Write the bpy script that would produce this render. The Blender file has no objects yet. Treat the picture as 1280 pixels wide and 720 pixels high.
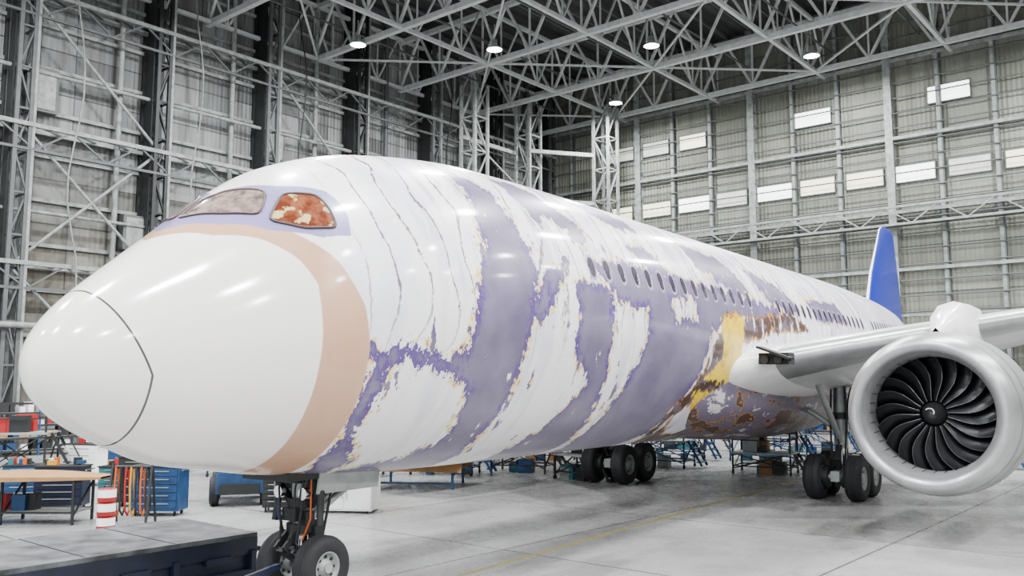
import bpy, math, random, numpy as np
from mathutils import Vector, Matrix
random.seed(7)
pi=math.pi
# ------------------------------------------------------------------ camera
FPX=1100; PITCH=math.atan(119/FPX); YAW=math.atan(780/FPX)
cam=bpy.data.cameras.new('camera'); co=bpy.data.objects.new('camera',cam); bpy.context.collection.objects.link(co)
cam.sensor_width=36; cam.lens=36*FPX/1280; co.location=(11.56,-10.28,3.5); co.rotation_euler=(pi/2+PITCH,0,YAW)
cam.clip_end=500
bpy.context.scene.camera=co

# ------------------------------------------------------------------ mesh builder
class MB:
    def __init__(s): s.v=[];s.f=[];s.m=[];s.s=[]
    def add(s,vs,fs,mat=0,smooth=False):
        o=len(s.v); s.v.extend([tuple(p) for p in vs])
        for f in fs: s.f.append(tuple(i+o for i in f)); s.m.append(mat); s.s.append(smooth)
    def box(s,c,d,mat=0,rot=None):
        c=Vector(c);hx,hy,hz=d[0]/2,d[1]/2,d[2]/2
        P=[Vector((x,y,z)) for x in(-hx,hx) for y in(-hy,hy) for z in(-hz,hz)]
        if rot is not None: P=[rot@p for p in P]
        s.add([p+c for p in P],[(0,1,3,2),(4,6,7,5),(0,4,5,1),(2,3,7,6),(0,2,6,4),(1,5,7,3)],mat)
    def frame(s,p0,p1):
        p0=Vector(p0);p1=Vector(p1);d=(p1-p0); L=d.length; d=d/L if L>0 else Vector((0,0,1))
        a=Vector((0,0,1)) if abs(d.z)<.95 else Vector((1,0,0))
        u=d.cross(a).normalized(); w=u.cross(d).normalized(); return p0,p1,d,u,w
    def bar(s,p0,p1,w=.1,h=None,mat=0):
        h=h or w; p0,p1,d,u,q=s.frame(p0,p1); P=[]
        for p in(p0,p1):
            for a,b in((-1,-1),(1,-1),(1,1),(-1,1)): P.append(p+u*a*w/2+q*b*h/2)
        s.add(P,[(0,1,2,3),(7,6,5,4),(0,4,5,1),(1,5,6,2),(2,6,7,3),(3,7,4,0)],mat)
    def tube(s,p0,p1,r=.05,mat=0,n=10,r2=None):
        r2=r if r2 is None else r2; p0,p1,d,u,q=s.frame(p0,p1); P=[]
        for p,rr in((p0,r),(p1,r2)):
            for i in range(n):
                a=2*pi*i/n; P.append(p+u*math.cos(a)*rr+q*math.sin(a)*rr)
        s.add(P,[(i,(i+1)%n,n+(i+1)%n,n+i) for i in range(n)],mat,True)
        s.add(P[:n],[tuple(range(n))[::-1]],mat); s.add(P[n:],[tuple(range(n))],mat)
    def path(s,pts,r=.03,mat=0,n=6):
        for a,b in zip(pts[:-1],pts[1:]): s.tube(a,b,r,mat,n)
    def lathe(s,o,axis,prof,mat=0,n=40,smooth=True,mats=None):
        o=Vector(o); _,_,d,u,q=s.frame((0,0,0),axis); P=[]
        for r,a in prof:
            for i in range(n):
                t=2*pi*i/n; P.append(o+d*a+(u*math.cos(t)+q*math.sin(t))*r)
        for k in range(len(prof)-1):
            fs=[(k*n+i,k*n+(i+1)%n,(k+1)*n+(i+1)%n,(k+1)*n+i) for i in range(n)]
            if k==0: base=len(s.v); s.v.extend([tuple(p) for p in P])
            for f in fs: s.f.append(tuple(i+base for i in f)); s.m.append(mats[k] if mats else mat); s.s.append(smooth)
    def grid(s,rows,mat=0,closed=True,smooth=True,flip=False,mats=None):
        n=len(rows[0]); P=[p for r in rows for p in r]; base=len(s.v); s.v.extend([tuple(p) for p in P])
        for k in range(len(rows)-1):
            for i in range(n if closed else n-1):
                f=(k*n+i,k*n+(i+1)%n,(k+1)*n+(i+1)%n,(k+1)*n+i)
                if flip: f=f[::-1]
                s.f.append(tuple(j+base for j in f)); s.m.append(mats(k,i) if mats else mat); s.s.append(smooth)
    def build(s,name,mats,parent=None,loc=None,rz=0):
        me=bpy.data.meshes.new(name); me.from_pydata(s.v,[],s.f)
        for m in mats: me.materials.append(m)
        me.polygons.foreach_set('material_index',s.m); me.polygons.foreach_set('use_smooth',s.s); me.update()
        ob=bpy.data.objects.new(name,me); bpy.context.collection.objects.link(ob)
        if parent: ob.parent=parent
        if loc is not None: ob.location=loc
        ob.rotation_euler=(0,0,rz); return ob
def empty(name,loc=(0,0,0),parent=None,rz=0):
    e=bpy.data.objects.new(name,None); bpy.context.collection.objects.link(e); e.location=loc; e.rotation_euler=(0,0,rz); e.parent=parent; return e

# ------------------------------------------------------------------ node helper
class NT:
    def __init__(s,name):
        s.mat=bpy.data.materials.new(name); s.mat.use_nodes=True; s.t=s.mat.node_tree; s.n=s.t.nodes; s.b=s.n['Principled BSDF']
    def L(s,a,b): s.t.links.new(a,b)
    def set(s,inp,v):
        if hasattr(v,'is_output') : s.L(v,inp)
        else:
            if isinstance(v,(tuple,list)) and len(v)==3 and len(inp.default_value)==4: v=(*v,1)
            inp.default_value=v
    def math(s,op,a,b=0,c=0,clamp=False):
        m=s.n.new('ShaderNodeMath'); m.operation=op; m.use_clamp=clamp
        s.set(m.inputs[0],a); s.set(m.inputs[1],b); s.set(m.inputs[2],c); return m.outputs[0]
    def step(s,x,lo,hi):
        m=s.n.new('ShaderNodeMapRange'); m.clamp=True; s.set(m.inputs[0],x); m.inputs[1].default_value=lo; m.inputs[2].default_value=hi; return m.outputs[0]
    def mix(s,f,a,b):
        m=s.n.new('ShaderNodeMix'); m.data_type='RGBA'; s.set(m.inputs[0],f); s.set(m.inputs[6],a); s.set(m.inputs[7],b); return m.outputs[2]
    def attr(s,n):
        a=s.n.new('ShaderNodeAttribute'); a.attribute_name=n; return a.outputs['Fac']
    def co(s,scale=(1,1,1)):
        c=s.n.new('ShaderNodeTexCoord'); m=s.n.new('ShaderNodeMapping'); m.inputs['Scale'].default_value=scale; s.L(c.outputs['Object'],m.inputs[0]); return m.outputs[0]
    def xyz(s,v):
        x=s.n.new('ShaderNodeSeparateXYZ'); s.L(v,x.inputs[0]); return x.outputs
    def noise(s,v,scale=1,detail=4,rough=.55):
        n=s.n.new('ShaderNodeTexNoise'); s.L(v,n.inputs['Vector']); n.inputs['Scale'].default_value=scale; n.inputs['Detail'].default_value=detail; n.inputs['Roughness'].default_value=rough; return n.outputs['Fac']
    def bump(s,h,st=.3,d=.02):
        b=s.n.new('ShaderNodeBump'); b.inputs['Strength'].default_value=st; b.inputs['Distance'].default_value=d; s.L(h,b.inputs['Height']); s.L(b.outputs[0],s.b.inputs['Normal'])
def mk(name,col,rough=.5,metal=0,var=.12,scale=3,coat=0,emit=None,es=0,bump=0):
    t=NT(name); v=t.noise(t.co(),scale,5)
    dark=tuple(c*(1-var*1.6) for c in col); lite=tuple(min(1,c*(1+var)) for c in col)
    t.L(t.mix(t.step(v,.3,.7),dark,lite),t.b.inputs['Base Color'])
    t.b.inputs['Roughness'].default_value=rough; t.b.inputs['Metallic'].default_value=metal; t.b.inputs['Coat Weight'].default_value=coat
    if emit: t.b.inputs['Emission Color'].default_value=(*emit,1); t.b.inputs['Emission Strength'].default_value=es
    if bump: t.bump(v,bump,.02)
    return t.mat
M_white=mk('white_paint',(.82,.81,.8),.3,coat=.3,var=.04)
M_steel=mk('galvanised_steel',(.3,.32,.31),.5,.3)
M_lsteel=mk('pale_painted_steel',(.44,.46,.45),.55,.1)
M_wsteel=mk('weathered_wall_steel',(.22,.235,.225),.6,.1,var=.25)
M_dsteel=mk('dark_steel',(.022,.024,.024),.5,.4)
M_msteel=mk('grey_green_steel',(.075,.082,.08),.6,.1)
M_rub=mk('tyre_rubber',(.012,.012,.014),.75,bump=.1)
M_chrome=mk('chrome',(.75,.75,.77),.15,1)
M_alu=mk('nacelle_aluminium',(.27,.27,.275),.38,.45,var=.12)
M_lip=mk('polished_lip',(.36,.36,.365),.33,.65,var=.08)
M_fan=mk('fan_blade_composite',(.010,.011,.013),.32,.4,var=.3)
M_edge=mk('titanium_blade_edge',(.13,.13,.135),.3,.8)
M_black=mk('black_cavity',(.006,.006,.007),.7)
M_wing=mk('wing_grey_paint',(.5,.5,.505),.32,coat=.2,var=.06)
M_blue=mk('tail_blue_paint',(.001,.014,.28),.35,coat=.1,var=.1)
M_eqblue=mk('equipment_blue_paint',(.006,.045,.13),.45,var=.25)
M_navy=mk('navy_frame_paint',(.008,.012,.03),.4,var=.2)
M_red=mk('red_paint',(.35,.01,.01),.45)
M_orange=mk('orange_paint',(.5,.09,.006),.5)
M_yel=mk('yellow_paint',(.55,.3,.01),.5)
M_wood=mk('plywood',(.33,.17,.06),.6)
M_top=mk('platform_deck',(.11,.115,.12),.5,.2,var=.5,scale=2)
M_teal=mk('teal_plastic',(.02,.12,.14),.5)
M_lamp=mk('lamp_lens',(.9,.9,.9),.5,emit=(1,.99,.96),es=40)
MATS=[M_white,M_lsteel,M_dsteel,M_eqblue,M_red,M_orange,M_yel,M_wood,M_rub,M_teal,M_steel,M_navy,M_chrome]
W_,LS,DS,EB,RD,OR,YL,WD,RB,TL,ST,NV,CH=range(13)

# ------------------------------------------------------------------ fuselage surface
Y0=-4.7
Sx=[0,.08,.3,.76,1.27,1.9,2.7,3.6,5.3,8,12,31,38,44,48,50]
Tz=[3.75,4.08,4.42,4.87,5.29,5.8,6.45,7.02,7.57,7.88,7.93,7.93,7.85,7.6,7.2,6.7]
Bz=[3.75,3.43,3.14,2.82,2.57,2.33,2.2,2.06,1.93,1.88,1.87,1.87,2.9,4.1,5.4,6.1]
Wz=[0,.33,.62,.97,1.25,1.6,1.97,2.3,2.68,2.87,2.9,2.9,2.5,1.8,.8,.25]
Mz=[3.75,3.75,3.76,3.8,3.88,4.0,4.2,4.4,4.7,4.9,4.9,4.9,5.2,5.7,6.2,6.4]
def interp(s,tab):
    X=np.sqrt(np.array(Sx)); Y=np.array(tab,float); x=np.sqrt(np.maximum(s,0))
    h=np.diff(X); d=np.diff(Y)/h; m=np.zeros(len(X)); m[0]=d[0]; m[-1]=d[-1]
    for i in range(1,len(X)-1):
        if d[i-1]*d[i]>0:
            w1=2*h[i]+h[i-1]; w2=h[i]+2*h[i-1]; m[i]=(w1+w2)/(w1/d[i-1]+w2/d[i])
    k=np.clip(np.searchsorted(X,x,side='right')-1,0,len(X)-2); t=(x-X[k])/h[k]
    return (2*t**3-3*t**2+1)*Y[k]+(t**3-2*t**2+t)*h[k]*m[k]+(-2*t**3+3*t**2)*Y[k+1]+(t**3-t**2)*h[k]*m[k+1]
def surf(y,th,off=0):
    y=np.asarray(y,float); th=np.asarray(th,float); s=y-Y0
    T,B,W,M=[interp(s,q) for q in(Tz,Bz,Wz,Mz)]
    c=np.cos(th); x=(W+off)*np.sin(th); z=M+np.where(c>0,(T-M+off)*c,(M-B+off)*c)
    return np.stack([x,y+0*th,z],-1)
aircraft=empty('airliner')
ns,nt=760,241
ss=50*(np.linspace(0,1,ns)**1.5); th=np.linspace(-pi,pi,nt)
YY,TH=np.meshgrid(ss+Y0,th,indexing='ij')
V=surf(YY,TH).reshape(-1,3)
i=np.arange(ns-1)[:,None]*nt+np.arange(nt-1)[None]
Fc=np.stack([i,i+nt,i+1+nt,i+1],-1).reshape(-1,4)
me=bpy.data.meshes.new('fuselage'); me.from_pydata(V.tolist(),[],Fc.tolist()); me.shade_smooth()
fus=bpy.data.objects.new('fuselage',me); bpy.context.collection.objects.link(fus); fus.parent=aircraft
pts=np.stack([YY.ravel(),np.abs(TH.ravel())*2.9],-1)
def sdf(poly):
    P=np.array(poly,float)*np.array([1,2.9]); n=len(P); dm=np.full(len(pts),9e9); ins=np.zeros(len(pts),bool)
    for k in range(n):
        a=P[k]; b=P[(k+1)%n]; e=b-a; w=pts-a; t=np.clip((w@e)/(e@e+1e-12),0,1)
        dm=np.minimum(dm,((w-t[:,None]*e)**2).sum(1))
        cnd=(a[1]>pts[:,1])!=(b[1]>pts[:,1])
        xi=a[0]+(pts[:,1]-a[1])*(b[0]-a[0])/((b[1]-a[1]) if abs(b[1]-a[1])>1e-9 else 1e-9)
        ins^=cnd&(pts[:,0]<xi)
    d=np.sqrt(dm); return np.where(ins,-d,d)
def U(*a): 
    r=a[0]
    for q in a[1:]: r=np.minimum(r,q)
    return r
L1=[(1.75,.42),(2.48,.74),(2.65,1.10),(2.85,1.34),(2.7,1.66),(2.55,2.0),(2.45,2.34),(2.4,3.3),(-.2,3.3),(.05,2.84),(1.0,2.66),(1.5,2.44),(1.45,2.15),(.95,1.98),(1.05,1.79),(1.15,1.56),(1.2,1.33),(1.62,1.17),(1.7,.87)]
L2=[(-.90,1.72),(-.69,1.78),(-.07,1.76),(.67,1.87),(1.16,1.8),(1.52,1.99),(1.01,2.01),(.32,1.93),(-.32,1.87),(-.52,1.91),(-.5,2.04),(-.6,2.3),(-.1,2.75),(-.1,3.2),(-.5,3.2),(-.8,2.5),(-.88,1.93)]
L3a=[(4.11,1.38),(5.59,1.36),(5.5,1.61),(5.6,1.88),(5.7,2.12),(6.05,2.50),(5.93,3.3),(3.6,3.3),(4.0,2.61),(4.5,2.31),(4.95,2.06),(4.1,1.74)]
L3b=[(4.7,1.22),(7.06,1.16),(9.92,1.2),(13.7,1.25),(17.4,1.32),(16.8,1.5),(12.7,1.5),(10.7,1.6),(10.5,1.78),(10.1,2.2),(9.8,2.62),(9.0,3.3),(6.1,3.3),(6.4,2.8),(6.35,2.42),(6.5,2.07),(7.0,1.75),(7.1,1.5),(5.6,1.45)]
L3c=[(3.3,1.3),(3.8,1.34),(3.3,1.62),(2.8,1.66),(2.55,1.6)]
L5=[(3,.5),(4.3,.58),(5.3,1.03),(4.8,1.1),(3.9,.9),(3.5,1.08)]
L6=[(10.3,.7),(12.7,.8),(13.9,1.2),(12.9,1.26),(11.3,1.1),(10.8,1.15)]
L7=[(14.6,.9),(17,1.0),(18.4,1.28),(16.9,1.3),(15.2,1.23)]
L8=[(6.9,1.0),(7.9,.95),(8.9,1.22),(7.6,1.24)]
L9=[(19,1.1),(23,1.05),(24,1.3),(20,1.35)]
L10=[(5.2,.3),(7.6,.5),(8.4,.8),(7.2,.82),(6,.6)]
W1=[(8.3,1.4),(9.8,1.34),(9.7,1.52),(8.5,1.55)]
Br=[(17.3,1.29),(18.6,1.48),(14.8,1.57),(12.7,1.68),(12.8,1.98),(14.5,2.3),(20,2.3),(20,3.3),(11,3.3),(10,2.72),(9.6,2.3),(10.2,2.1),(10.5,1.85),(11.6,1.45),(14.4,1.40)]
Wb=[(10.2,2.4),(10.8,2.22),(12.2,2.4),(12,2.7),(11,2.7)]
Y1=[(11.2,1.50),(12.9,1.43),(12.7,1.75),(13.7,1.9),(12.4,2.06),(10.5,2.03),(11.5,1.83)]
Y2=[(10.3,2.13),(13.1,2.12),(15.3,2.5),(14.8,2.62),(13.1,2.4),(11.4,2.42)]
Tan=[(-3.1,-.3),(-2.65,.25),(-2.4,.52),(-1.95,.82),(-1.31,1.2),(-.98,1.5),(-.88,1.75),(-.85,2.1),(-.85,3.3),(-1.6,3.3),(-1.6,2.5),(-1.62,1.6),(-1.66,1.3),(-1.83,1.12),(-2.22,.85),(-2.66,.6),(-3.0,.2),(-3.3,-.3)]
Frm=[(-3.02,-.3),(-2.3,-.3),(-1.92,.15),(-1.54,.47),(-1.05,.68),(-.92,.87),(-1.02,1.06),(-1.45,1.02),(-2.06,.82),(-2.52,.52),(-2.87,.1)]
lav=U(sdf(L1),sdf(L2),sdf(L3a),sdf(L3b),sdf(L3c),sdf(L5),sdf(L6),sdf(L7),sdf(L8),sdf(L9),sdf(L10)); lav=np.maximum(lav,-sdf(W1))
brn=np.maximum(sdf(Br),-sdf(Wb)); yel=U(sdf(Y1),sdf(Y2)); tan=sdf(Tan); frm=sdf(Frm)
seam=pts[:,0]-(-3.62-.42*np.maximum(0,V[:,2]-3.6))
def rect(y0,y1,a0,a1,p=pts):
    cx,cy=(y0+y1)/2,(a0+a1)/2*2.9; hx,hy=(y1-y0)/2,(a1-a0)/2*2.9
    qx=np.abs(p[:,0]-cx)-hx+.12; qy=np.abs(p[:,1]-cy)-hy+.12
    return np.sqrt(np.maximum(qx,0)**2+np.maximum(qy,0)**2)+np.minimum(np.maximum(qx,qy),0)-.12
door=np.minimum(np.abs(rect(3.3,4.4,1.06,1.72)),np.abs(rect(14.2,15.3,1.06,1.72)))
for n,a in dict(lav=lav,brn=brn,yel=yel,tan=tan,frm=frm,seam=seam,door=door,th=np.abs(TH.ravel())).items():
    at=me.attributes.new('p_'+n,'FLOAT','POINT'); at.data.foreach_set('value',np.clip(a,-4,4).astype(np.float32))
t=NT('stripped_fuselage_paint'); c=t.co(); sx=t.xyz(c)
nf=t.noise(t.co((1,1.3,.8)),2.6,8,.72); nfc=t.math('SUBTRACT',nf,.5)
nh=t.noise(t.co((1,1.4,.8)),8,4,.7); nhc=t.math('SUBTRACT',nh,.5)
nb=t.noise(c,.7,4); nbc=t.math('SUBTRACT',nb,.5)
jag=t.math('ADD',t.math('ADD',t.math('MULTIPLY',nfc,.95),t.math('MULTIPLY',nbc,.4)),t.math('MULTIPLY',nhc,.4))
dl0=t.math('ADD',t.attr('p_lav'),jag)
isl=t.noise(t.co((1,1.5,.7)),1.9,6,.65)
dl=t.math('ADD',dl0,t.math('MULTIPLY',t.step(isl,.65,.67),.7))
dl=t.math('SUBTRACT',dl,t.math('MULTIPLY',t.math('MULTIPLY',t.step(isl,.385,.375),t.step(t.attr('p_lav'),.7,.5)),.45))
cloud=t.noise(t.co((1,1,.5)),.8,5)
white=t.mix(t.step(cloud,.48,.7),(.85,.84,.845),(.62,.61,.71))
streak=t.noise(t.co((.3,2.2,.25)),1.2,6,.6)
upper=t.step(t.attr('p_th'),1.5,1.0)
white=t.mix(t.math('MULTIPLY',t.math('MULTIPLY',t.step(streak,.51,.57),t.step(sx[1],-.5,1)),t.math('ADD',.25,t.math('MULTIPLY',upper,.5))),white,(.4,.37,.52))
# long ring-wise stripping contours
nlo=t.noise(t.co((.6,.8,.6)),.55,2,.4)
lw=t.math('ADD',t.math('MULTIPLY',sx[1],1.9),t.math('ADD',t.math('MULTIPLY',nlo,3.6),t.math('ADD',t.math('MULTIPLY',nf,.38),t.math('MULTIPLY',t.attr('p_th'),.35))))
fr=t.math('ABSOLUTE',t.math('SUBTRACT',t.math('FRACT',lw),.5))
line=t.math('SUBTRACT',1,t.step(fr,.028,.04))
gate=t.math('MULTIPLY',t.step(t.noise(c,3.5,4,.6),.36,.42),t.math('MULTIPLY',t.step(sx[1],-1.05,-.8),t.step(t.attr('p_th'),2.0,1.4)))
lcol=t.mix(t.step(nh,.54,.57),(.05,.022,.09),(.5,.3,.12))
col=t.mix(t.math('MULTIPLY',t.math('MULTIPLY',line,gate),.92),white,lcol)
lavc=t.mix(t.step(t.noise(c,1.1,4),.35,.65),(.115,.092,.165),(.175,.15,.235))
lavc=t.mix(t.step(dl,-.2,-.05),lavc,(.068,.026,.2))
col=t.mix(t.step(dl,.008,-.008),col,lavc)
edge=t.math('MULTIPLY',t.step(t.math('ABSOLUTE',t.math('SUBTRACT',dl,.03)),.05,.04),t.step(t.noise(c,3,4),.44,.48))
col=t.mix(edge,col,t.mix(t.step(nh,.4,.6),(.72,.48,.1),(.86,.74,.45)))
db=t.math('ADD',t.attr('p_brn'),jag)
brc=t.mix(t.step(t.noise(t.co((1,.6,1.5)),2.2,6,.6),.49,.53),(.055,.022,.012),(.115,.088,.12))
col=t.mix(t.step(db,.01,-.01),col,brc)
e2=t.math('MULTIPLY',t.step(t.math('ABSOLUTE',db),.05,.04),t.step(nf,.47,.51)); col=t.mix(e2,col,(.5,.2,.02))
wf=t.noise(t.co((1,2,.6)),1.7,5,.6); col=t.mix(t.math('MULTIPLY',t.step(wf,.6,.61),t.step(db,.01,-.01)),col,(.75,.72,.7))
dy=t.math('ADD',t.attr('p_yel'),jag); col=t.mix(t.step(dy,.01,-.01),col,t.mix(t.step(nf,.36,.5),(.65,.3,0),(.9,.62,.0)))
nose=t.step(sx[1],-1.3,-1.32)
dt=t.attr('p_tan'); nosemask=t.math('MULTIPLY',nose,t.step(t.attr('p_frm'),-.01,.01))
col=t.mix(nosemask,col,(.85,.815,.77))
col=t.mix(t.step(t.math('ADD',dt,t.math('MULTIPLY',nfc,.02)),.01,-.01),col,t.mix(t.step(nb,.3,.7),(.5,.28,.17),(.58,.37,.26)))
col=t.mix(t.step(t.math('ADD',t.attr('p_frm'),t.math('MULTIPLY',nfc,.1)),.01,-.01),col,(.25,.22,.42))
col=t.mix(t.step(t.math('ABSOLUTE',t.attr('p_seam')),.018,.01),col,(.06,.055,.055))
col=t.mix(t.math('MULTIPLY',t.step(t.attr('p_door'),.022,.012),.7),col,(.1,.08,.14))
t.L(col,t.b.inputs['Base Color'])
t.L(t.math('ADD',.15,t.math('MULTIPLY',t.step(sx[1],-1.7,-1.2),.2)),t.b.inputs['Roughness']); t.b.inputs['Coat Weight'].default_value=.35; t.b.inputs['Coat Roughness'].default_value=.1
me.materials.append(t.mat)
# cockpit panes
tp=NT('masked_cockpit_glass'); cc=tp.co(); nn=tp.noise(cc,4,6,.6)
pc=tp.mix(tp.step(nn,.42,.58),(.11,.025,.012),(.22,.075,.035)); pc=tp.mix(tp.step(tp.noise(cc,3.1,5),.56,.59),pc,(.52,.42,.2))
tp.L(pc,tp.b.inputs['Base Color']); tp.b.inputs['Roughness'].default_value=.1
tp2=NT('paper_masked_windscreen'); cc=tp2.co(); nn=tp2.noise(cc,4,6,.6)
pc=tp2.mix(tp2.step(nn,.4,.6),(.1,.07,.062),(.3,.23,.2)); tp2.L(pc,tp2.b.inputs['Base Color']); tp2.b.inputs['Roughness'].default_value=.07
M_frame=mk('windscreen_frame',(.05,.025,.025),.4)
def pane(poly,name,mat,off=.012):
    P=[]; n=len(poly)
    for k in range(n):
        a=poly[k];b=poly[(k+1)%n]
        for j in range(6): P.append((a[0]+(b[0]-a[0])*j/6,a[1]+(b[1]-a[1])*j/6))
    for _ in range(2): P=[((P[k-1][0]+2*P[k][0]+P[(k+1)%len(P)][0])/4,(P[k-1][1]+2*P[k][1]+P[(k+1)%len(P)][1])/4) for k in range(len(P))]
    cx=sum(p[0] for p in P)/len(P); cy=sum(p[1] for p in P)/len(P); m=MB(); rows=[]
    for k in range(0,9):
        f=max(k/8,.001); ys=[cx+(p[0]-cx)*f for p in P]; ts=[cy+(p[1]-cy)*f for p in P]
        rows.append([tuple(q) for q in surf(ys,ts,off)])
    m.grid(rows,0); r=[tuple(q) for q in surf([p[0] for p in P],[p[1] for p in P],.012)]
    for a,b in zip(r,r[1:]+r[:1]): m.tube(a,b,.022,1,6)
    m.build(name,[mat,M_frame],aircraft)
PF=[(-2.68,.035),(-2.25,.03),(-1.99,.18),(-1.73,.46),(-2.06,.66),(-2.4,.43)]
PS=[(-2.02,.74),(-1.62,.56),(-1.22,.70),(-1.17,.84),(-1.19,.99),(-1.63,.92)]
for sg,n in((1,'port'),(-1,'starboard')):
    pane([(a,b*sg) for a,b in PF],'windscreen_'+n,tp2.mat); pane([(a,b*sg) for a,b in PS],'side_window_'+n,tp.mat)
# passenger windows
m=MB(); 
for sg in(1,-1):
    y=4.9
    while y<38:
        if not(14<y<15.5) and not (26<y<27.5):
            for sc,off,mt in((1.25,.004,1),(.95,.008,0)):
                ys=[];ts=[]
                for k in range(16):
                    a=2*pi*k/16; cs,sn=math.cos(a),math.sin(a); q=(abs(cs)**3+abs(sn)**3)**(-1/3)
                    ys.append(y+.12*sc*cs*q); ts.append(1.262+.22*sc*sn*q/2.95)
                r=[tuple(p) for p in surf(ys,[k*sg for k in ts],off)]; m.add(r,[tuple(range(16))[::sg]],mt)
        y+=.62
m.build('passenger_windows',[mk('cabin_window_cover',(.02,.008,.03),.2),mk('window_surround',(.33,.28,.42),.4)],aircraft)

# ------------------------------------------------------------------ lofted wings
def airfoil(n=16):
    xs=[(1-math.cos(pi*k/n))/2 for k in range(n+1)]
    yt=lambda x:5*(.2969*math.sqrt(x)-.126*x-.3516*x*x+.2843*x**3-.1036*x**4)
    up=[(x,yt(x)) for x in xs[::-1]]; lo=[(x,-yt(x)*.85) for x in xs[1:-1]]
    return up+lo
AF=airfoil()
def wing(name,secs,sg,mats,mf,vertical=False):
    rows=[]
    for X,yl,zl,ch,tc,tw in secs:
        r=[]
        for u,w in AF:
            yy=u*ch; zz=w*tc*ch; c_,s_=math.cos(tw),math.sin(tw)
            y2=yl+yy*c_+zz*s_; z2=-yy*s_+zz*c_
            r.append((z2*1.0+0,y2,X) if vertical else (sg*X,y2,zl+z2))
        rows.append(r)
    m=MB(); m.grid(rows,0,mats=mf,flip=(sg<0) or vertical)
    m.add(rows[-1],[tuple(range(len(AF)))],0); return m.build(name,mats,aircraft)
WS=[(2.3,11.8,3.75,13.4,.115,.05),(3.0,12.5,3.95,12.4,.125,.05),(3.6,13.15,4.1,11.6,.125,.048),(6.5,14.9,4.72,9.2,.12,.04),(9.5,16.85,5.3,7.4,.11,.03),(14,19.8,6.0,5.9,.105,.02),(20,23.7,6.9,4.2,.1,.01),(26,27.7,7.9,2.6,.1,0),(29,30.6,8.5,1.1,.1,0),(30,32,8.7,.3,.1,0)]
def wmf(k,i):
    x=AF[i][0]
    if k<2: return 1
    return 2 if x<.05 else 0
for sg,n in((1,'port'),(-1,'starboard')):
    wing('wing_'+n,WS,sg,[M_wing,M_white,M_lip],wmf)
    wing('tailplane_'+n,[(.5,40,6.3,5,.1,0),(9.3,46.3,7.2,1.8,.1,0)],sg,[M_wing],None)
    m=MB()
    for X,yl,z in((5.6,22.2,4.0),(12.5,23.2,5.35),(16.5,24.5,6.0),(20.5,26.3,6.6)):
        m.lathe((sg*X,yl-2,z),(0,1,-.06),[(.02,0),(.2,.4),(.3,1.2),(.32,2.4),(.2,4),(.02,5)],0,16)
    m.build('flap_track_fairings_'+n,[M_wing],aircraft)
wing('tail_fin',[(7.2,38.2,0,9,.07,0),(9.5,39.6,0,7.0,.07,0),(12.2,42.1,0,3.6,.07,0),(12.5,42.8,0,2.6,.05,0)],1,[M_blue,M_white],lambda k,i:1 if AF[i][0]<.03 else 0,True)
# belly fairing
rows=[]
for k in range(25):
    u=k/24; y=10.2+18*u; e=math.sin(pi*u)**.55 if 0<u<1 else 0.01
    r=[]
    for j in range(40):
        a=2*pi*j/40; ca,sa=math.cos(a),math.sin(a); q=(abs(ca)**2.6+abs(sa)**2.6)**(-1/2.6)
        r.append((sa*q*(1.9+1.2*e),y,3.35+ca*q*(.6+1.1*e)))
    rows.append(r)
t=NT('belly_fairing_primer'); nn=t.noise(t.co((1,.5,1)),1.3,7,.65)
cl=t.mix(t.step(nn,.47,.48),(.06,.028,.018),t.mix(t.step(nn,.6,.61),(.12,.098,.145),(.5,.46,.47)))
cl=t.mix(t.step(t.math('ABSOLUTE',t.math('SUBTRACT',nn,.475)),.007,.004),cl,(.5,.25,.04))
t.L(cl,t.b.inputs['Base Color']); t.b.inputs['Roughness'].default_value=.4
m=MB(); m.grid(rows,0); m.build('belly_fairing',[t.mat],aircraft)
m=MB(); m.box((3.75,12.75,4.3),(.9,.5,.06),0,Matrix.Rotation(.35,3,'Y')); m.box((3.7,13.0,4.15),(.8,.5,.3),0); m.tube((3.5,12.6,4.12),(3.5,12.9,4.12),.11,1,14); m.tube((3.85,12.65,4.12),(3.85,12.9,4.12),.11,1,14)
m.build('landing_light_housing',[M_black,M_dsteel],aircraft)

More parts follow.
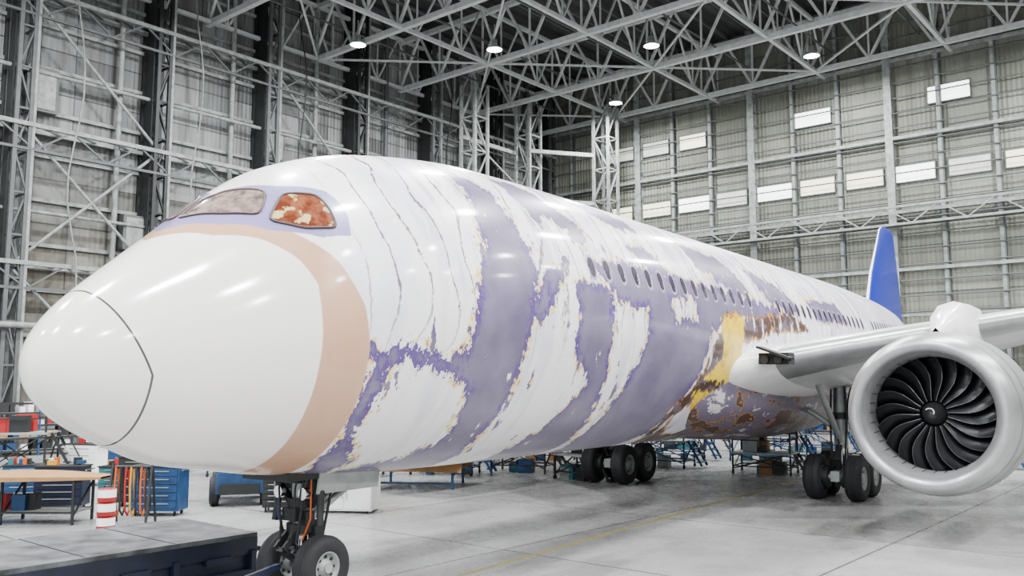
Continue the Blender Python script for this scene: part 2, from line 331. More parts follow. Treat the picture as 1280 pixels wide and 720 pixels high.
# ------------------------------------------------------------------ engines
def engine(sg,name):
    e=empty('engine_'+name,(7.8*sg,10.3,2.83),aircraft)
    m=MB()
    prof=[(1.28,1.35),(1.255,.9),(1.27,.5),(1.34,.18),(1.42,.04),(1.5,0),(1.585,.05),(1.66,.2),(1.735,.5),(1.82,1.1),(1.87,1.9),(1.85,2.8),(1.74,3.7),(1.58,4.4),(1.46,4.75),(1.42,4.74),(1.5,4.0)]
    m.lathe((0,0,0),(0,1,0),prof,0,72,mats=[2,2,2,1,1,1,1,1,0,0,0,0,0,0,0,2])
    for a in(.55,1.1,3.2): 
        r=np.interp(a,[p[1] for p in prof[6:15]],[p[0] for p in prof[6:15]])
        m.lathe((0,a,0),(0,1,0),[(r+.004,0),(r+.004,.03)],3,72)
    for k in range(36):
        a=2*pi*k/36; m.bar((1.265*math.cos(a),.5,1.265*math.sin(a)),(1.25*math.cos(a),.9,1.25*math.sin(a)),.012,.012,3)
    m.build('nacelle',[M_alu,M_lip,mk('intake_liner',(.2,.2,.205),.4,.2),M_dsteel],e)
    m=MB(); m.lathe((0,0,0),(0,1,0),[(1.4,1.9),(.4,1.9)],0,40)
    m.lathe((0,0,0),(0,1,0),[(1.05,3.5),(1.0,4.6),(.78,5.5),(.62,5.9),(.58,5.85)],1,40); m.lathe((0,0,0),(0,1,0),[(.5,5.4),(.45,5.9),(.2,6.6),(.02,6.9)],1,32)
    m.build('core_cowl',[M_black,M_dsteel],e)
    m=MB(); nb=20
    for b in range(nb):
        ph=2*pi*b/nb; rows=[]
        for k in range(9):
            u=k/8; r=.28+(1.24-.28)*u; ch=.31+.12*math.sin(pi*u*.8); be=math.radians(24+36*u)
            dphi=.10*math.sin(pi*u)*-1+.08*u*u; p2=ph+dphi; er=Vector((math.cos(p2),0,math.sin(p2))); et=Vector((-math.sin(p2),0,math.cos(p2))); ax=Vector((0,1,0))
            row=[]
            for j in range(7):
                w=j/6-.5; cam_=.06*(1-4*w*w)
                row.append(er*r+(ax*math.cos(be)+et*math.sin(be))*ch*w+(et*math.cos(be)-ax*math.sin(be))*cam_+ax*(.98+.12*u*u))
            rows.append(row)
        m.grid(rows,0,closed=False)
        m.path([r[0] for r in rows],.010,1,5)
    m.build('fan_blades',[M_fan,M_edge],e)
    m=MB()
    for b in range(32):
        ph=2*pi*b/32; m.bar((.45*math.cos(ph),1.6,.45*math.sin(ph)),(1.26*math.cos(ph),1.7,1.26*math.sin(ph)),.03,.2,0)
    m.build('outlet_guide_vanes',[M_dsteel],e)
    m=MB(); sp=[(.004,.52),(.06,.55),(.13,.64),(.2,.78),(.26,.92),(.29,1.1),(.29,1.3)]
    m.lathe((0,0,0),(0,1,0),sp,0,32)
    P=[]
    for k in range(20):
        u=k/19; a=u*.8*pi; r=.05+.1*u; y=np.interp(r,[q[0] for q in sp[:5]],[q[1] for q in sp[:5]])-.008; P.append((r*math.cos(a),y,r*math.sin(a)))
    m.path(P,.012,1,6); m.build('spinner',[mk('spinner_black',(.02,.02,.022),.3),M_white],e)
    m=MB(); rows=[]
    for y,z0,z1,w in((1.6,1.7,1.95,.08),(2.6,1.5,2.35,.28),(4.2,1.2,2.75,.36),(6.2,.9,2.75,.36),(8.5,1.3,2.4,.2)):
        rows.append([(-w,y,z0),(-w,y,z1-.1),(0,y,z1),(w,y,z1-.1),(w,y,z0),(0,y,z0-.05)])
    m.grid(rows,0); m.build('pylon',[M_white],e)
engine(1,'port'); engine(-1,'starboard')

# ------------------------------------------------------------------ landing gear
def wheel(m,c,r,w,n=36):
    x=c[0]; prof=[(r*.50,-w*.42),(r*.62,-w*.48),(r*.82,-w*.5),(r*.95,-w*.40),(r,-w*.22),(r,-w*.13),(r*.975,-w*.11),(r,-w*.09),(r,-w*.02),(r*.975,0),(r,w*.02),(r,w*.09),(r*.975,w*.11),(r,w*.13),(r,w*.22),(r*.95,w*.40),(r*.82,w*.5),(r*.62,w*.48),(r*.50,w*.42)]
    m.lathe(c,(1,0,0),prof,RB,n)
    for sg in(-1,1):
        m.lathe(c,(sg,0,0),[(r*.51,w*.42),(r*.47,w*.44),(r*.44,w*.28),(r*.26,w*.22),(r*.24,w*.4),(.01,w*.42)],ST,n)
        for k in range(8):
            a=2*pi*k/8; m.tube((x+sg*w*.22,c[1]+r*.34*math.cos(a),c[2]+r*.34*math.sin(a)),(x+sg*w*.30,c[1]+r*.34*math.cos(a),c[2]+r*.34*math.sin(a)),r*.05,DS,8)
def main_gear(sg,name):
    m=MB(); x=3.9*sg; y=18.2; ax=.72
    for dy in(-ax,ax):
        for dx in(-.6,.6): wheel(m,(x+dx,y+dy,.68),.68,.5)
        m.tube((x-.8,y+dy,.68),(x+.8,y+dy,.68),.11,ST,12)
        m.tube((x-.36,y+dy,.68),(x-.2,y+dy,.68),.32,DS,20); m.tube((x+.2,y+dy,.68),(x+.36,y+dy,.68),.32,DS,20)
    m.bar((x,y-ax-.15,.7),(x,y+ax+.15,.7),.26,.3,ST)
    m.tube((x,y,.7),(x,y,1.6),.14,CH,16); m.tube((x,y,1.5),(x,y,3.9),.2,ST,18); m.tube((x,y,2.4),(x,y,2.6),.26,DS,18)
    m.tube((x,y,2.0),(x-sg*1.9,y-.2,3.3),.09,ST,12); m.tube((x,y-.1,1.7),(x,y-2.4,3.6),.09,ST,12); m.tube((x,y+.1,2.0),(x,y+1.8,3.6),.08,DS,12)
    m.bar((x,y-.25,1.6),(x,y-.55,1.15),.18,.08,DS); m.bar((x,y-.55,1.15),(x,y-.3,.75),.18,.08,DS)
    m.box((x+sg*.45,y+.3,2.75),(.06,1.1,1.7),ST,Matrix.Rotation(sg*.12,3,'Y'))
    m.path([(x+.2,y-.2,3.4),(x+.26,y-.25,2.4),(x+.2,y-.4,1.3),(x+.3,y-.6,.8)],.03,RB); m.path([(x-.2,y-.2,3.4),(x-.26,y-.2,2.2),(x-.2,y-.4,1.2)],.03,RB)
    m.path([(x-.05,y-.25,3.4),(x-.1,y-.3,2.4),(x+.05,y-.35,1.4)],.03,DS)
    m.build('main_landing_gear_'+name,MATS,aircraft)
main_gear(1,'port'); main_gear(-1,'starboard')
m=MB()
for dx in(-.44,.44): wheel(m,(dx,0,.51),.51,.38)
m.tube((-.62,0,.51),(.62,0,.51),.08,CH,12); m.tube((0,0,.5),(0,-.03,1.1),.1,CH,16); m.tube((0,-.03,1.0),(0,-.1,2.5),.16,ST,18)
m.tube((0,-.03,1.05),(0,-.04,1.2),.26,DS,18); m.tube((0,-.05,1.45),(0,-.06,1.62),.24,DS,18)
m.bar((-.1,-.2,1.1),(-.1,-.5,.82),.05,.1,DS); m.bar((.1,-.2,1.1),(.1,-.5,.82),.05,.1,DS); m.bar((0,-.5,.82),(0,-.1,.55),.16,.07,DS)
for sx_ in(-1,1):
    m.tube((sx_*.22,-.05,1.5),(sx_*.5,-.1,1.75),.08,DS,12); m.tube((sx_*.5,-.1,1.75),(sx_*.55,-.15,1.2),.06,DS,10)
    m.tube((sx_*.2,0,1.3),(sx_*.5,1.3,2.2),.06,ST,10); m.tube((sx_*.3,-.22,1.7),(sx_*.3,-.32,1.7),.1,CH,16)
    m.box((sx_*.55,.5,1.95),(.04,1.4,.5),ST,Matrix.Rotation(sx_*.15,3,'Y'))
    m.path([(sx_*.1,-.15,2.3),(sx_*.3,-.3,1.9),(sx_*.26,-.3,1.4),(sx_*.15,-.3,.9),(sx_*.3,-.1,.6)],.022,RB)
    m.path([(sx_*.12,-.2,2.2),(sx_*.2,-.38,1.8),(sx_*.16,-.36,1.2),(sx_*.1,-.42,.95)],.018,RB)
    m.path([(sx_*.15,-.12,2.3),(sx_*.38,-.2,2.0),(sx_*.4,-.22,1.3),(sx_*.2,-.2,.95)],.016,OR if sx_>0 else EB)
    m.path([(sx_*.3,.1,2.2),(sx_*.42,.2,1.7),(sx_*.3,.15,1.0),(sx_*.25,.05,.7)],.025,DS)
    m.box((sx_*.25,.05,1.05),(.16,.2,.2),DS)
m.box((.0,-.3,1.95),(.5,.18,.16),DS); m.box((.28,.05,1.9),(.2,.3,.3),DS); m.box((-.3,.1,2.0),(.2,.3,.3),EB); m.box((0,-.25,1.35),(.34,.16,.2),DS); m.box((.22,-.12,1.3),(.12,.2,.2),DS)
m.tube((0,.02,1.35),(0,1.6,2.2),.09,ST,12); m.bar((0,-.5,.56),(0,-1.3,.45),.08,.08,NV)
m.box((0,.2,2.1),(1.1,2.1,.3),DS)
m.build('nose_landing_gear',MATS,aircraft)

# ------------------------------------------------------------------ hangar (local frame: +x along back wall, -y along side wall)
HC=Vector((-32.3,56.7,0)); HR=math.radians(-4.5)
def H(m,name,mats): return m.build(name,mats,None,HC,HR)
def wallmat(name,ca,cb,cc_,axis,pw,ph,stain,low=None):
    t=NT(name); c=t.co(); s=t.xyz(c); u=s[axis]; z=s[2]
    fu=t.math('FLOOR',t.math('DIVIDE',u,pw)); fz=t.math('FLOOR',t.math('DIVIDE',z,ph))
    wn=t.n.new('ShaderNodeTexWhiteNoise'); cb_=t.n.new('ShaderNodeCombineXYZ'); t.L(fu,cb_.inputs[0]); t.L(fz,cb_.inputs[1]); t.L(cb_.outputs[0],wn.inputs['Vector'])
    col=t.mix(wn.outputs['Value'],ca,cb)
    if low: col=t.mix(t.math('MULTIPLY',t.step(z,16,9),.6),col,low)
    st=t.noise(t.co((1.6,1.6,.12)),1.0,6,.6); col=t.mix(t.math('MULTIPLY',t.step(st,.48,.72),stain),col,cc_)
    big=t.noise(t.co((.6,.6,.5)),.25,4); col=t.mix(t.math('MULTIPLY',t.step(big,.45,.7),.5),col,cc_)
    du=t.math('ABSOLUTE',t.math('SUBTRACT',t.math('FRACT',t.math('DIVIDE',u,pw)),.5)); dz=t.math('ABSOLUTE',t.math('SUBTRACT',t.math('FRACT',t.math('DIVIDE',z,ph)),.5))
    ln=t.math('MAXIMUM',t.step(du,.5-.04/pw,.5-.02/pw),t.step(dz,.5-.05/ph,.5-.03/ph)); col=t.mix(t.math('MULTIPLY',ln,.85),col,(.015,.015,.014))
    rib=t.math('SINE',t.math('MULTIPLY',u,2*pi/.3)); t.bump(rib,.5,.04)
    t.L(col,t.b.inputs['Base Color']); t.b.inputs['Roughness'].default_value=.6; return t.mat
M_wl=wallmat('side_wall_sheet',(.085,.092,.09),(.25,.262,.258),(.04,.036,.028),1,2.5,2.4,.8,(.19,.16,.105))
M_wb=wallmat('back_wall_sheet',(.11,.118,.092),(.205,.212,.172),(.06,.055,.038),0,3.4,3.2,.6)
HX,HY,HZ=86,-88,31
m=MB(); m.box((-.2,HY/2,HZ/2),(.4,-HY,HZ)); H(m,'wall_left',[M_wl])
m=MB(); m.box((HX/2,.2,HZ/2),(HX,.4,HZ)); H(m,'wall_back',[M_wb])
m=MB(); m.box((HX+.2,HY/2,HZ/2),(.4,-HY,HZ)); H(m,'wall_right',[M_wl])
m=MB(); m.box((HX/2,HY-.2,HZ-3),(HX,.4,6)); H(m,'wall_front',[M_wb])
t=NT('roof_deck'); s=t.xyz(t.co()); rb=t.math('SINE',t.math('MULTIPLY',s[0],2*pi/1.0)); cl=t.mix(t.step(rb,-1,1),(.02,.02,.02),(.05,.05,.048)); cl=t.mix(t.step(t.noise(t.co(),.3,5),.4,.7),cl,(.016,.016,.016)); t.L(cl,t.b.inputs['Base Color']); t.b.inputs['Roughness'].default_value=.8
m=MB(); m.box((HX/2,HY/2,HZ+.2),(HX,-HY,.4)); H(m,'ceiling',[t.mat])
# floor
t=NT('concrete_floor'); c=t.co(); s=t.xyz(c)
n1=t.noise(c,.25,6,.6); n2=t.noise(c,3,6,.7)
col=t.mix(t.step(n1,.35,.65),(.22,.218,.212),(.36,.357,.35)); col=t.mix(t.math('MULTIPLY',t.step(n2,.5,.75),.4),col,(.13,.126,.12))
col=t.mix(t.math('MULTIPLY',t.step(t.noise(t.co((1,.3,1)),.5,7,.65),.53,.64),.5),col,(.085,.083,.08))
for ax_,sp in((0,6.1),(1,6.1)):
    d=t.math('ABSOLUTE',t.math('SUBTRACT',t.math('FRACT',t.math('DIVIDE',s[ax_],sp)),.5)); col=t.mix(t.math('MULTIPLY',t.step(d,.4935,.497),.8),col,(.035,.035,.03))
t.L(col,t.b.inputs['Base Color']); t.L(t.math('ADD',.1,t.math('MULTIPLY',n2,.35)),t.b.inputs['Roughness'])
m=MB(); m.box((HX/2,HY/2-20,-.1),(HX,-HY+40,.2)); H(m,'floor',[t.mat])
t=NT('worn_line_paint'); n1=t.noise(t.co(),6,6,.7); t.L(t.mix(t.step(n1,.44,.56),(.38,.28,.03),(.25,.23,.17)),t.b.inputs['Base Color'])
m=MB(); m.box((1.2,22,.004),(.12,60,.004)); m.box((14.5,25,.004),(.1,50,.004)); m.build('floor_marking_lines',[t.mat])
# columns + girts
m=MB()
def lattice(m,x,y,w,d,z1,mat=0,step=2.0,bw=.16):
    for a in(0,w):
        for b in(0,d): m.bar((x+a,y+b,0),(x+a,y+b,z1),bw,bw,mat)
    z=0;k=0
    while z<z1-.1:
        zz=min(z+step,z1)
        for b in(0,d): m.bar((x,y+b,z),(x+w,y+b,z),bw*.5,bw*.5,mat); m.bar((x if k%2 else x+w,y+b,z),(x+w if k%2 else x,y+b,zz),bw*.45,bw*.45,mat)
        for a in(0,w): m.bar((x+a,y,z),(x+a,y+d,z),bw*.5,bw*.5,mat); m.bar((x+a,y if k%2 else y+d,z),(x+a,y+d if k%2 else y,zz),bw*.45,bw*.45,mat)
        z+=step;k+=1
for k in range(12):
    y=-.6-7.5*k; lattice(m,.15,y-.35,1.3,.7,HZ,2 if k%2 else 1,2.2,.2)
    m.box((.1,y,HZ/2),(.25,1.3,HZ),2); m.box((1.5,y+.5,HZ/2),(.14,.14,HZ),0); m.box((.8,y-.5,HZ/2),(.9,.1,HZ),2)
z=1.2
while z<30.5:
    m.bar((.15,HY,z),(.15,0,z),.14,.2,0); z+=2.4
for z in(9.6,16.8,24):
    for x in(.3,1.5): m.bar((x,HY,z),(x,0,z),.22,.22,0)
    m.bar((1.5,HY,z-1.3),(1.5,0,z-1.3),.14,.14,1); y=0;k=0
    while y>HY:
        m.bar((.3,y,z),(1.5,y-1.87,z),.09,.09,1); m.bar((1.5,y,z if k%2 else z-1.3),(1.5,y-1.87,z-1.3 if k%2 else z),.09,.09,1); y-=1.875;k+=1
for k in(3,5):
    y=-.6-7.5*k
    for z in(2,9.6,16.8): m.tube((1.3,y,z),(1.3,y-7.5,z+7.2),.09,0,8)
    m.tube((1.3,y-7.5,9.6),(1.3,y,16.8),.09,0,8)
for y in (-3.1,-12,-20,-26.5,-33,-40.2,-46): m.tube((.5,y,0),(.5,y,HZ),.16,0 if y<-25 else 1,8)
for y in(-5,-14.5,-28.5,-36,-43,-49): # drop cables and service hoses
    P=[(1.7+.15*math.sin(k*1.3+y),y+.35*math.sin(k*.9+y),HZ-1.5*k) for k in range(18)]; m.path(P,.045,0 if y<-30 else 2,5)
for y,z,h in((-10,11,2.6),(-17.5,5,2),(-24.5,13,3),(-32,6,2.5),(-39,12,2),(-44.5,19,2.4),(-30,19,2)): # electrical cabinets / vents
    m.box((.5,y,z),(.7,1.6,h),1); m.box((.87,y,z),(.04,1.3,h-.3),0)
m.tube((1.8,HY,6.4),(1.8,0,6.4),.16,0,10); m.tube((.9,HY,19.9),(.9,0,19.9),.12,0,8); m.tube((.9,HY,12.4),(.9,0,12.4),.1,0,8)
H(m,'side_wall_steelwork',[M_wsteel,M_msteel,M_dsteel])
m=MB()
x=0;k=0
while x<HX:
    if k%3==0: m.box((x+.2,-.5,HZ/2),(.5,.12,HZ),0); m.box((x+.2,-.1,HZ/2),(.5,.12,HZ),0); m.box((x+.2,-.3,HZ/2),(.1,.5,HZ),1)
    else: m.box((x,-.2,HZ/2),(.22,.3,HZ),0); m.box((x+.16,-.2,HZ/2),(.1,.3,HZ),1)
    x+=3.4;k+=1
z=.8
while z<30: m.tube((0,-.42,z),(HX,-.42,z),.05,1,6); z+=1.07
for z in(4,7.2,11.2,15.2,20.4,26):
    m.bar((0,-.4,z),(HX,-.4,z),.3,.22,0)
for z0,z1 in((14.2,15.4),(6.9,8.0)):
    m.bar((0,-1.5,z0),(HX,-1.5,z0),.16,.16,0); m.bar((0,-1.5,z1),(HX,-1.5,z1),.16,.16,0); m.bar((0,-.95,z0),(HX,-.95,z0),1.1,.06,1); x=0;k=0
    while x<HX: m.bar((x,-1.5,z0 if k%2 else z1),(x+1.7,-1.5,z1 if k%2 else z0),.08,.08,0); x+=1.7;k+=1
H(m,'back_wall_steelwork',[M_wsteel,M_msteel])
def glow(n,c,s):
    return mk(n,(.5,.5,.45),.4,emit=c,es=s)
G1=glow('translucent_panel_bright',(.93,1,.98),4.5); G2=glow('translucent_panel_warm',(1,.9,.52),2.2); G3=glow('translucent_panel_dim',(.85,.9,.75),.35)
wins=[(7.4,9.6,17.9,G2),(10.6,13.3,17.9,G2),(14.0,16.8,17.9,G1),(17.4,20,17.9,G3),(20.8,23.6,17.9,G1),(24.2,26.8,17.9,G2),(27.6,30.2,17.9,G2),(31.0,33.6,17.9,G1),(34.4,37,17.9,G3),(37.8,40.4,17.9,G2),(44.6,47.2,17.9,G1),(7.2,9.8,23.1,G3),(14.2,16.6,23.1,G2),(23.9,26.7,23.1,G1),(33.3,36,23.1,G1),(44.5,47,23.1,G1),(10.7,13.2,23.1,G3)]
for k,(a,b,z,g) in enumerate(wins):
    m=MB(); m.box(((a+b)/2,-.06,z),(b-a,.08,1.15),0)
    for xx in(a,b): m.box((xx,-.08,z),(.08,.14,1.25),1)
    for zz in(-.6,.6): m.box(((a+b)/2,-.08,z+zz),(b-a,.14,.08),1)
    H(m,'window_%d'%(k+1),[g,M_msteel])
# roof trusses
m=MB()
def truss(p,q,z0,z1,step,cw,ww,mat=0):
    p=Vector(p);q=Vector(q);L=(q-p).length;n=max(1,round(L/step));d=(q-p)/n
    a0=Vector((0,0,z0));a1=Vector((0,0,z1)); m.bar(p+a0,q+a0,cw,cw,mat); m.bar(p+a1,q+a1,cw,cw,mat)
    for k in range(n):
        u=p+d*k; w=p+d*(k+1); mid=p+d*(k+.5)
        m.bar(u+a0,mid+a1,ww,ww,mat); m.bar(mid+a1,w+a0,ww,ww,mat); m.bar(u+a0,u+a1,ww*.7,ww*.7,mat)
ys=[-1.8-8.2*k for k in range(11)]
for y in ys: truss((0,y,0),(HX,y,0),26,29.8,4.3,.34,.17)
xs=[8.6*k+.5 for k in range(11)]
for x in xs: truss((x,0,0),(x,HY,0),26,29.8,4.1,.24,.13)
for i_ in range(len(ys)-1):
    for j_,x in enumerate(xs[:-1]):
        if (i_+j_)%2: m.bar((x,ys[i_],26),(x+8.6,ys[i_+1],26),.12,.12,0)
        else: m.bar((x+8.6,ys[i_],26),(x,ys[i_+1],26),.12,.12,0)
x=0
while x<HX: m.bar((x,HY,30.4),(x,0,30.4),.14,.3,1); x+=2.15
for k in range(14): # sprinkler / service pipes in the roof
    m.tube((3+6*k,HY,27.6),(3+6*k,0,27.6),.07,1,6)
H(m,'roof_trusses',[M_lsteel,M_msteel])
m=MB(); 
for x,y in((4.5,-9.5),(4.5,-16),(9,-5)): lattice(m,x,y,1.4,1.4,26,0,2.6,.2)
for z in(12,18,22): m.bar((4.5,-9.5,z),(4.5,-16,z),.3,.3,0); m.bar((5.9,-9.5,z),(9,-5,z),.3,.3,0); m.bar((4.5,-9.5,z-2.6),(4.5,-14.6,z),.12,.12,0)
H(m,'docking_gantry_columns',[M_wsteel])
# lamps
Rz=Matrix.Rotation(HR,3,'Z')
m0=MB(); m0.lathe((0,0,0),(0,0,-1),[(.02,-.7),(.18,-.65),(.2,-.3),(.55,.0),(.5,.02)],1,24); m0.lathe((0,0,0),(0,0,-1),[(.5,.0),(.02,.01)],0,24); m0.tube((0,0,.6),(0,0,1.7),.03,1,6)
lm=None
for ix in range(5):
    for iy in range(6):
        p=HC+Rz@Vector((12.5+15.5*ix,-7-14.4*iy,25.2))
        if lm is None: o=m0.build('high_bay_lamp',[M_lamp,M_steel],None,p); lm=o.data
        else: o=bpy.data.objects.new('high_bay_lamp',lm); bpy.context.collection.objects.link(o); o.location=p
        l=bpy.data.lights.new('lamp_light','AREA'); l.shape='DISK'; l.size=1.6; l.energy=5600; l.color=(.96,.985,1)
        lo=bpy.data.objects.new('lamp_light',l); bpy.context.collection.objects.link(lo); lo.parent=o; lo.location=(0,0,-.15)
for x,y in((20.2,-14.5),(5.5,-27),(36,-14.5),(28,-21),(43.5,-7)): # extra unlit-by-area fixtures between the main grid
    o=bpy.data.objects.new('high_bay_lamp',lm); bpy.context.collection.objects.link(o); o.location=HC+Rz@Vector((x,y,25.6))

# ------------------------------------------------------------------ ground equipment
def obj(m,name,loc,rz=0): return m.build(name,MATS,None,(loc[0],loc[1],0),rz)
m=MB(); m.box((-1.3,-3.6,.76),(2.6,7.4,.08),10)
for x in(-.06,-2.54): m.box((x,-3.6,.58),(.14,7.4,.28),NV)
for y in(.04,-2.4,-4.8,-7.24): m.box((-1.3,y,.58),(2.5,.14,.28),NV)
for y in(-.7,-2.2,-3.7,-5.2,-6.6): m.box((.02,y,.4),(.1,.5,.12),NV)
m.bar((.02,.05,.12),(.02,-7.2,.12),.12,.12,NV); m.box((-.1,-3.6,.3),(.04,7.2,.34),NV)
for y in(-.0,-1.5,-3,-4.5,-6,-7.2): m.bar((.02,y,.12),(.02,y,.5),.1,.1,NV)
for a in(-1.5,-3,-4.5,-6): m.box((-1.3,a,.803),(2.5,.03,.006),NV)
for y in(-1.2,-5.8):
    for x in(-.5,-2.1): wheel(m,(x,y,.24),.24,.16,20); m.bar((x,y,.24),(x,y,.5),.1,.1,NV)
m.tube((-.3,.12,.5),(-.3,.9,.3),.05,NV); m.tube((-.3,.9,.3),(-.3,1.1,.3),.09,DS)
MATS[10]=M_top; obj(m,'maintenance_deck_trailer',(-1.75,.35),HR); MATS[10]=M_steel
def stand(name,loc,sx,sy,h,col,rz=0,levels=1):
    m=MB()
    for x in(0,sx):
        for y in(0,sy): m.bar((x,y,.12),(x,y,h+1.0),.06,.06,col); m.tube((x-.03,y,.08),(x+.03,y,.08),.08,RB,10)
    for l in range(1,levels+1):
        z=h*l/levels; m.box((sx/2,sy/2,z),(sx+.1,sy+.1,.07),ST)
        for d in(.5,1.0):
            for y in(0,sy): m.bar((0,y,z+d),(sx,y,z+d),.045,.045,col)
            m.bar((0,0,z+d),(0,sy,z+d),.045,.045,col)
    for y in(0,sy): m.bar((0,y,.2),(sx,y,h),.045,.045,col); m.bar((sx,y,.2),(0,y,h),.045,.045,col); m.bar((0,y,.3),(sx,y,.3),.05,.05,col)
    for x in(0,sx): m.bar((x,0,.2),(x,sy,h),.045,.045,col); m.bar((x,0,.3),(x,sy,.3),.05,.05,col)
    z=.25
    while z<h: m.box((sx+.1+(h-z)*.5,sy/2,z),(.22,.7,.04),col); z+=.28
    for y in(sy/2-.36,sy/2+.36): m.bar((sx+.1+h*.5,y,.1),(sx+.08,y,h),.05,.09,col); m.bar((sx+.1+h*.5,y,1.0),(sx+.08,y,h+.95),.035,.035,col)
    for k in range(4):
        w=random.uniform(.2,.6); m.box((random.uniform(.3,sx-.3),random.uniform(.3,sy-.3),h+.04+w/2),(w,w*.8,w),random.choice([W_,DS,ST,RD,WD,DS]))
    for k in range(5):
        w=random.uniform(.25,.55); m.box((random.uniform(.3,sx-.3),random.uniform(.3,sy-.3),w/2),(w,w*.8,w),random.choice([EB,DS,ST,TL,WD,DS]))
    obj(m,name,loc,rz)
def cart(name,loc,col,rz=0,h=1.0,w=1.1,d=.6):
    m=MB(); m.box((0,0,.12+(h-.12)/2),(w,d,h-.14),col); m.box((0,0,h),(w+.06,d+.06,.04),DS)
    n=5
    for k in range(n):
        z=.2+(h-.25)*(k+.5)/n; m.box((0,-d/2-.012,z),(w*.92,.02,(h-.25)/n*.85),col); m.bar((-w*.3,-d/2-.05,z+.03),(w*.3,-d/2-.05,z+.03),.02,.02,ST)
    for x in(-w*.4,w*.4):
        for y in(-d*.35,d*.35): m.tube((x-.02,y,.06),(x+.02,y,.06),.06,RB,10)
    m.tube((w/2+.08,-d/2,h-.1),(w/2+.08,d/2,h-.1),.02,CH)
    for k in range(6): m.box((random.uniform(-w*.4,w*.4),random.uniform(-d*.3,d*.3),h+.1),(random.uniform(.08,.25),.15,random.uniform(.08,.25)),random.choice([RD,W_,YL,EB,OR,TL,DS,DS]))
    obj(m,name,loc,rz)
def rack(name,loc,L=4,h=2.4,rz=0,n=3):
    m=MB()
    for x in np.linspace(0,L,int(L/2)+1):
        for y in(0,.9): m.bar((x,y,0),(x,y,h),.08,.08,EB)
    for k in range(n):
        z=.25+k*(h-.4)/n
        for y in(0,.9): m.bar((0,y,z),(L,y,z),.06,.1,DS)
        m.box((L/2,.45,z+.04),(L,.9,.03),ST); x=.15
        while x<L-.4:
            w=random.uniform(.2,.6); hh=random.uniform(.2,(h-.4)/n*.85); m.box((x+w/2,.45,z+.06+hh/2),(w,.6,hh),random.choice([W_,LS,EB,RD,DS,WD,TL,DS,ST,W_,DS])); x+=w+random.uniform(.03,.3)
    obj(m,name,loc,rz)
m=MB(); rows=[]
for k in range(13):
    u=k/12; w=.25+.75*math.sin(pi*(.1+.85*u)); rows.append([(-2.4+4.8*u,-w,1.1),(-2.4+4.8*u,-w,1.16+.05*math.sin(pi*u)),(-2.4+4.8*u,w,1.16+.05*math.sin(pi*u)),(-2.4+4.8*u,w,1.1)])
m.grid(rows,WD,smooth=False)
for x in(-1.8,0,1.8):
    for y in(-.5,.5): m.bar((x,y,0),(x,y,1.1),.06,.06,DS)
    m.bar((x,-.5,1.07),(x,.5,1.07),.06,.06,DS); m.bar((x,-.5,.2),(x,.5,1.0),.04,.04,DS)
m.bar((-1.8,-.5,.3),(1.8,-.5,.3),.05,.05,DS); m.bar((-1.8,.5,.3),(1.8,.5,.3),.05,.05,DS)
for k in range(12): m.box((random.uniform(-1.7,1.7),random.uniform(-.35,.35),.5),(.35,.3,.4),random.choice([DS,EB,DS,TL,RD,ST]))
m.box((0,0,.29),(3.6,1.0,.04),ST)
obj(m,'panel_on_work_trestle',(-12.0,1.0),.6)
m=MB()
for k in range(3): m.lathe((0,0,.02+.33*k),(0,0,1),[(.01,0),(.2,0),(.21,.02),(.21,.1),(.215,.11),(.21,.12),(.21,.29),(.2,.31),(.01,.31)],0,24,mats=[RD,RD,RD,RD,W_,W_,RD,RD])
m.path([(.15,0,1.0),(.1,0,1.08),(-.1,0,1.08),(-.15,0,1.0)],.012,DS); obj(m,'stacked_solvent_pails',(-8.8,1.65))
m=MB()
for x in(-.5,.5): m.bar((x,-.3,0),(x,0,1.5),.05,.05,DS); m.bar((x,.3,0),(x,0,1.5),.05,.05,DS)
m.tube((-.5,0,1.4),(.5,0,1.4),.04,DS); 
for k in range(7):
    x=-.4+.13*k; c_=[OR,DS,RD,YL,DS,OR,DS][k]; m.path([(x,-.06,1.4),(x,-.1,.9),(x+.03,-.12,.35),(x+.05,.0,.2),(x+.06,.1,.4),(x+.03,.08,.9),(x,.06,1.4)],.025,c_)
obj(m,'hose_rack',(-9.3,2.6),.6)
cart('blue_tool_cabinet',(-10.1,3.9),EB,.6,1.3,1.3,.7)
for loc,c_,r_,h_,w_ in (((-8.0,6.2),DS,.7,1.0,.8),((-13.8,5.0),TL,.5,1,1.1),((-15.5,3.0),EB,.9,1.1,1.1),((-16.2,0.2),DS,.6,1.3,1.5),((-18.5,6.5),W_,.3,1.4,1.4),((-14.2,-1.2),DS,.6,1.0,1.1),((-18.3,-2),EB,.8,1.5,1.6),((-12.5,9.6),DS,.4,1.3,1.1),((-12.0,4.6),DS,.5,1.4,1.2),((-13.2,2.9),NV,.7,1.2,1.3),((-15.4,6.4),EB,.5,1.5,1.5),((-9.6,10.6),NV,.9,1.0,1.2),((-11.6,-1.8),NV,.6,.9,1.0)):
    cart('tool_cart',loc,c_,r_,h_,w_)
m=MB(); m.box((0,0,.62),(1.3,2.6,.5),EB); m.box((0,-.8,.95),(1.2,.9,.25),EB); m.box((0,.3,.98),(.6,.5,.12),DS); m.box((0,.6,1.25),(.6,.1,.5),DS)
m.tube((0,-.15,.9),(0,.0,1.25),.03,DS); m.lathe((0,.0,1.28),(0,.4,1),[(.17,0),(.2,.02),(.17,.04),(.15,.02),(.17,0)],DS,16)
for x in(-.7,.7):
    for y in(-.85,.85): wheel(m,(x,y,.42),.42,.26,24)
for x in(-.55,.55): m.tube((x,.9,.85),(x,.9,1.9),.03,DS); m.tube((x,-.35,.85),(x,-.35,1.9),.03,DS)
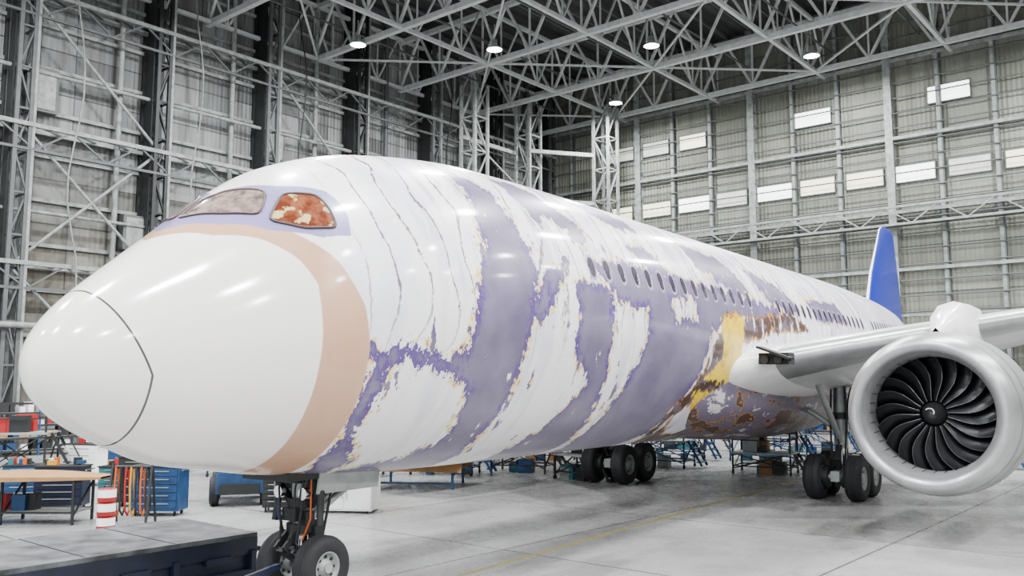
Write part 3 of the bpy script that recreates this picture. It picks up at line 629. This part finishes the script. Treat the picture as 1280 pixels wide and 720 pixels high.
m.box((0,.28,1.92),(1.25,1.4,.05),W_); m.box((0,-1.35,.5),(1.1,.12,.3),DS); obj(m,'tow_tractor',(-10.6,6.9),.9)
m=MB(); m.box((0,0,.52),(1.5,.9,.9),W_); m.box((0,0,1.0),(1.56,.96,.05),LS); m.box((-.38,-.46,.52),(.7,.02,.8),W_); m.box((.38,-.46,.52),(.7,.02,.8),W_); m.bar((-.06,-.49,.4),(-.06,-.49,.7),.03,.03,CH); m.bar((.06,-.49,.4),(.06,-.49,.7),.03,.03,CH)
for x in(-.6,.6):
    for y in(-.35,.35): m.tube((x-.02,y,.05),(x+.02,y,.05),.05,RB,8)
obj(m,'white_ground_power_cabinet',(-6.4,7.3),.5)
m=MB(); rows=[]
for k in range(9):
    u=k/8; rows.append([(-1.6+3.2*u,1.1*math.cos(a),.5+.75*math.sin(a)*(.75+.25*math.sin(pi*u))) for a in np.linspace(.1,pi-.1,14)])
m.grid(rows,WD,closed=False)
for x in(-1.3,1.3): m.bar((x,-1.1,.5),(x,1.1,.5),.08,.08,EB); m.bar((x,-1,0),(x,-1,.5),.08,.08,EB); m.bar((x,1,0),(x,1,.5),.08,.08,EB)
m.bar((-1.3,-1,.2),(1.3,-1,.2),.06,.06,EB); obj(m,'composite_cowl_on_cradle',(-8.8,13.0),.5)
S=stand
S('work_stand',(-9.5,18.0),2.2,1.4,1.2,DS,.3); S('work_stand',(-6.2,17.5),1.8,1.2,.9,DS,-.2); S('work_stand',(-8,27),3,1.5,1.6,EB,.1); S('work_stand',(-12,23),2.4,1.5,1.5,DS,.1)
S('work_stand',(-3.8,28.5),3,1.5,1.2,EB,0); S('work_stand',(.6,30.5),2.6,1.5,1.4,DS,.1); S('work_stand',(4.5,31),2.4,1.5,1.1,EB,-.1)
S('work_stand',(-20.5,3.5),2.4,1.4,1.8,DS,.8); S('work_stand',(-17.2,10.5),2.4,1.4,1.5,EB,.6); S('work_stand',(-22.5,9),2.4,1.6,2.6,DS,.4,2)
S('work_stand',(-14.5,13),2.2,1.4,1.5,DS,.3); S('work_stand',(-14.5,19),2.6,1.4,2.0,LS,.2); S('work_stand',(8.5,33),3,1.5,1.6,DS,0); S('work_stand',(13.5,34),3,1.5,1.8,EB,.1)
S('work_stand',(-21,-3),2.4,1.4,2.2,DS,.8,2); S('work_stand',(-24.5,2),2.6,1.4,2.6,EB,.7,2); S('work_stand',(-18,15),2.6,1.4,2.0,DS,.3); S('work_stand',(-20,20),2.6,1.4,2.2,EB,.2)
S('work_stand',(-4,35),3,1.5,1.8,EB,.1); S('work_stand',(2,38),3,1.5,2,LS,0); S('work_stand',(-10,33),3,1.5,2,DS,.1); S('work_stand',(-1.6,23.2),2.2,1.3,.8,DS,.1)
S('work_stand',(-11.5,15.5),2.4,1.3,1.3,EB,.4); S('work_stand',(-6.5,23.5),2.6,1.4,1.1,EB,.1)
for k in range(12):
    y=-62+k*5.1; p=HC+Rz@Vector((3.3,y,0)); rack('storage_rack',(p.x,p.y),4,2.8+.7*(k%3),pi/2+HR,3+k%2)
for k in range(6):
    p=HC+Rz@Vector((14+k*9,-3,0)); rack('storage_rack',(p.x,p.y),6,2.4+.8*(k%2),HR,3)
# ------------------------------------------------------------------ world daylight through the open doors
w=bpy.data.worlds.new('daylight'); bpy.context.scene.world=w; w.use_nodes=True
b=w.node_tree.nodes['Background']; b.inputs[0].default_value=(.86,.93,1,1); b.inputs[1].default_value=2.2
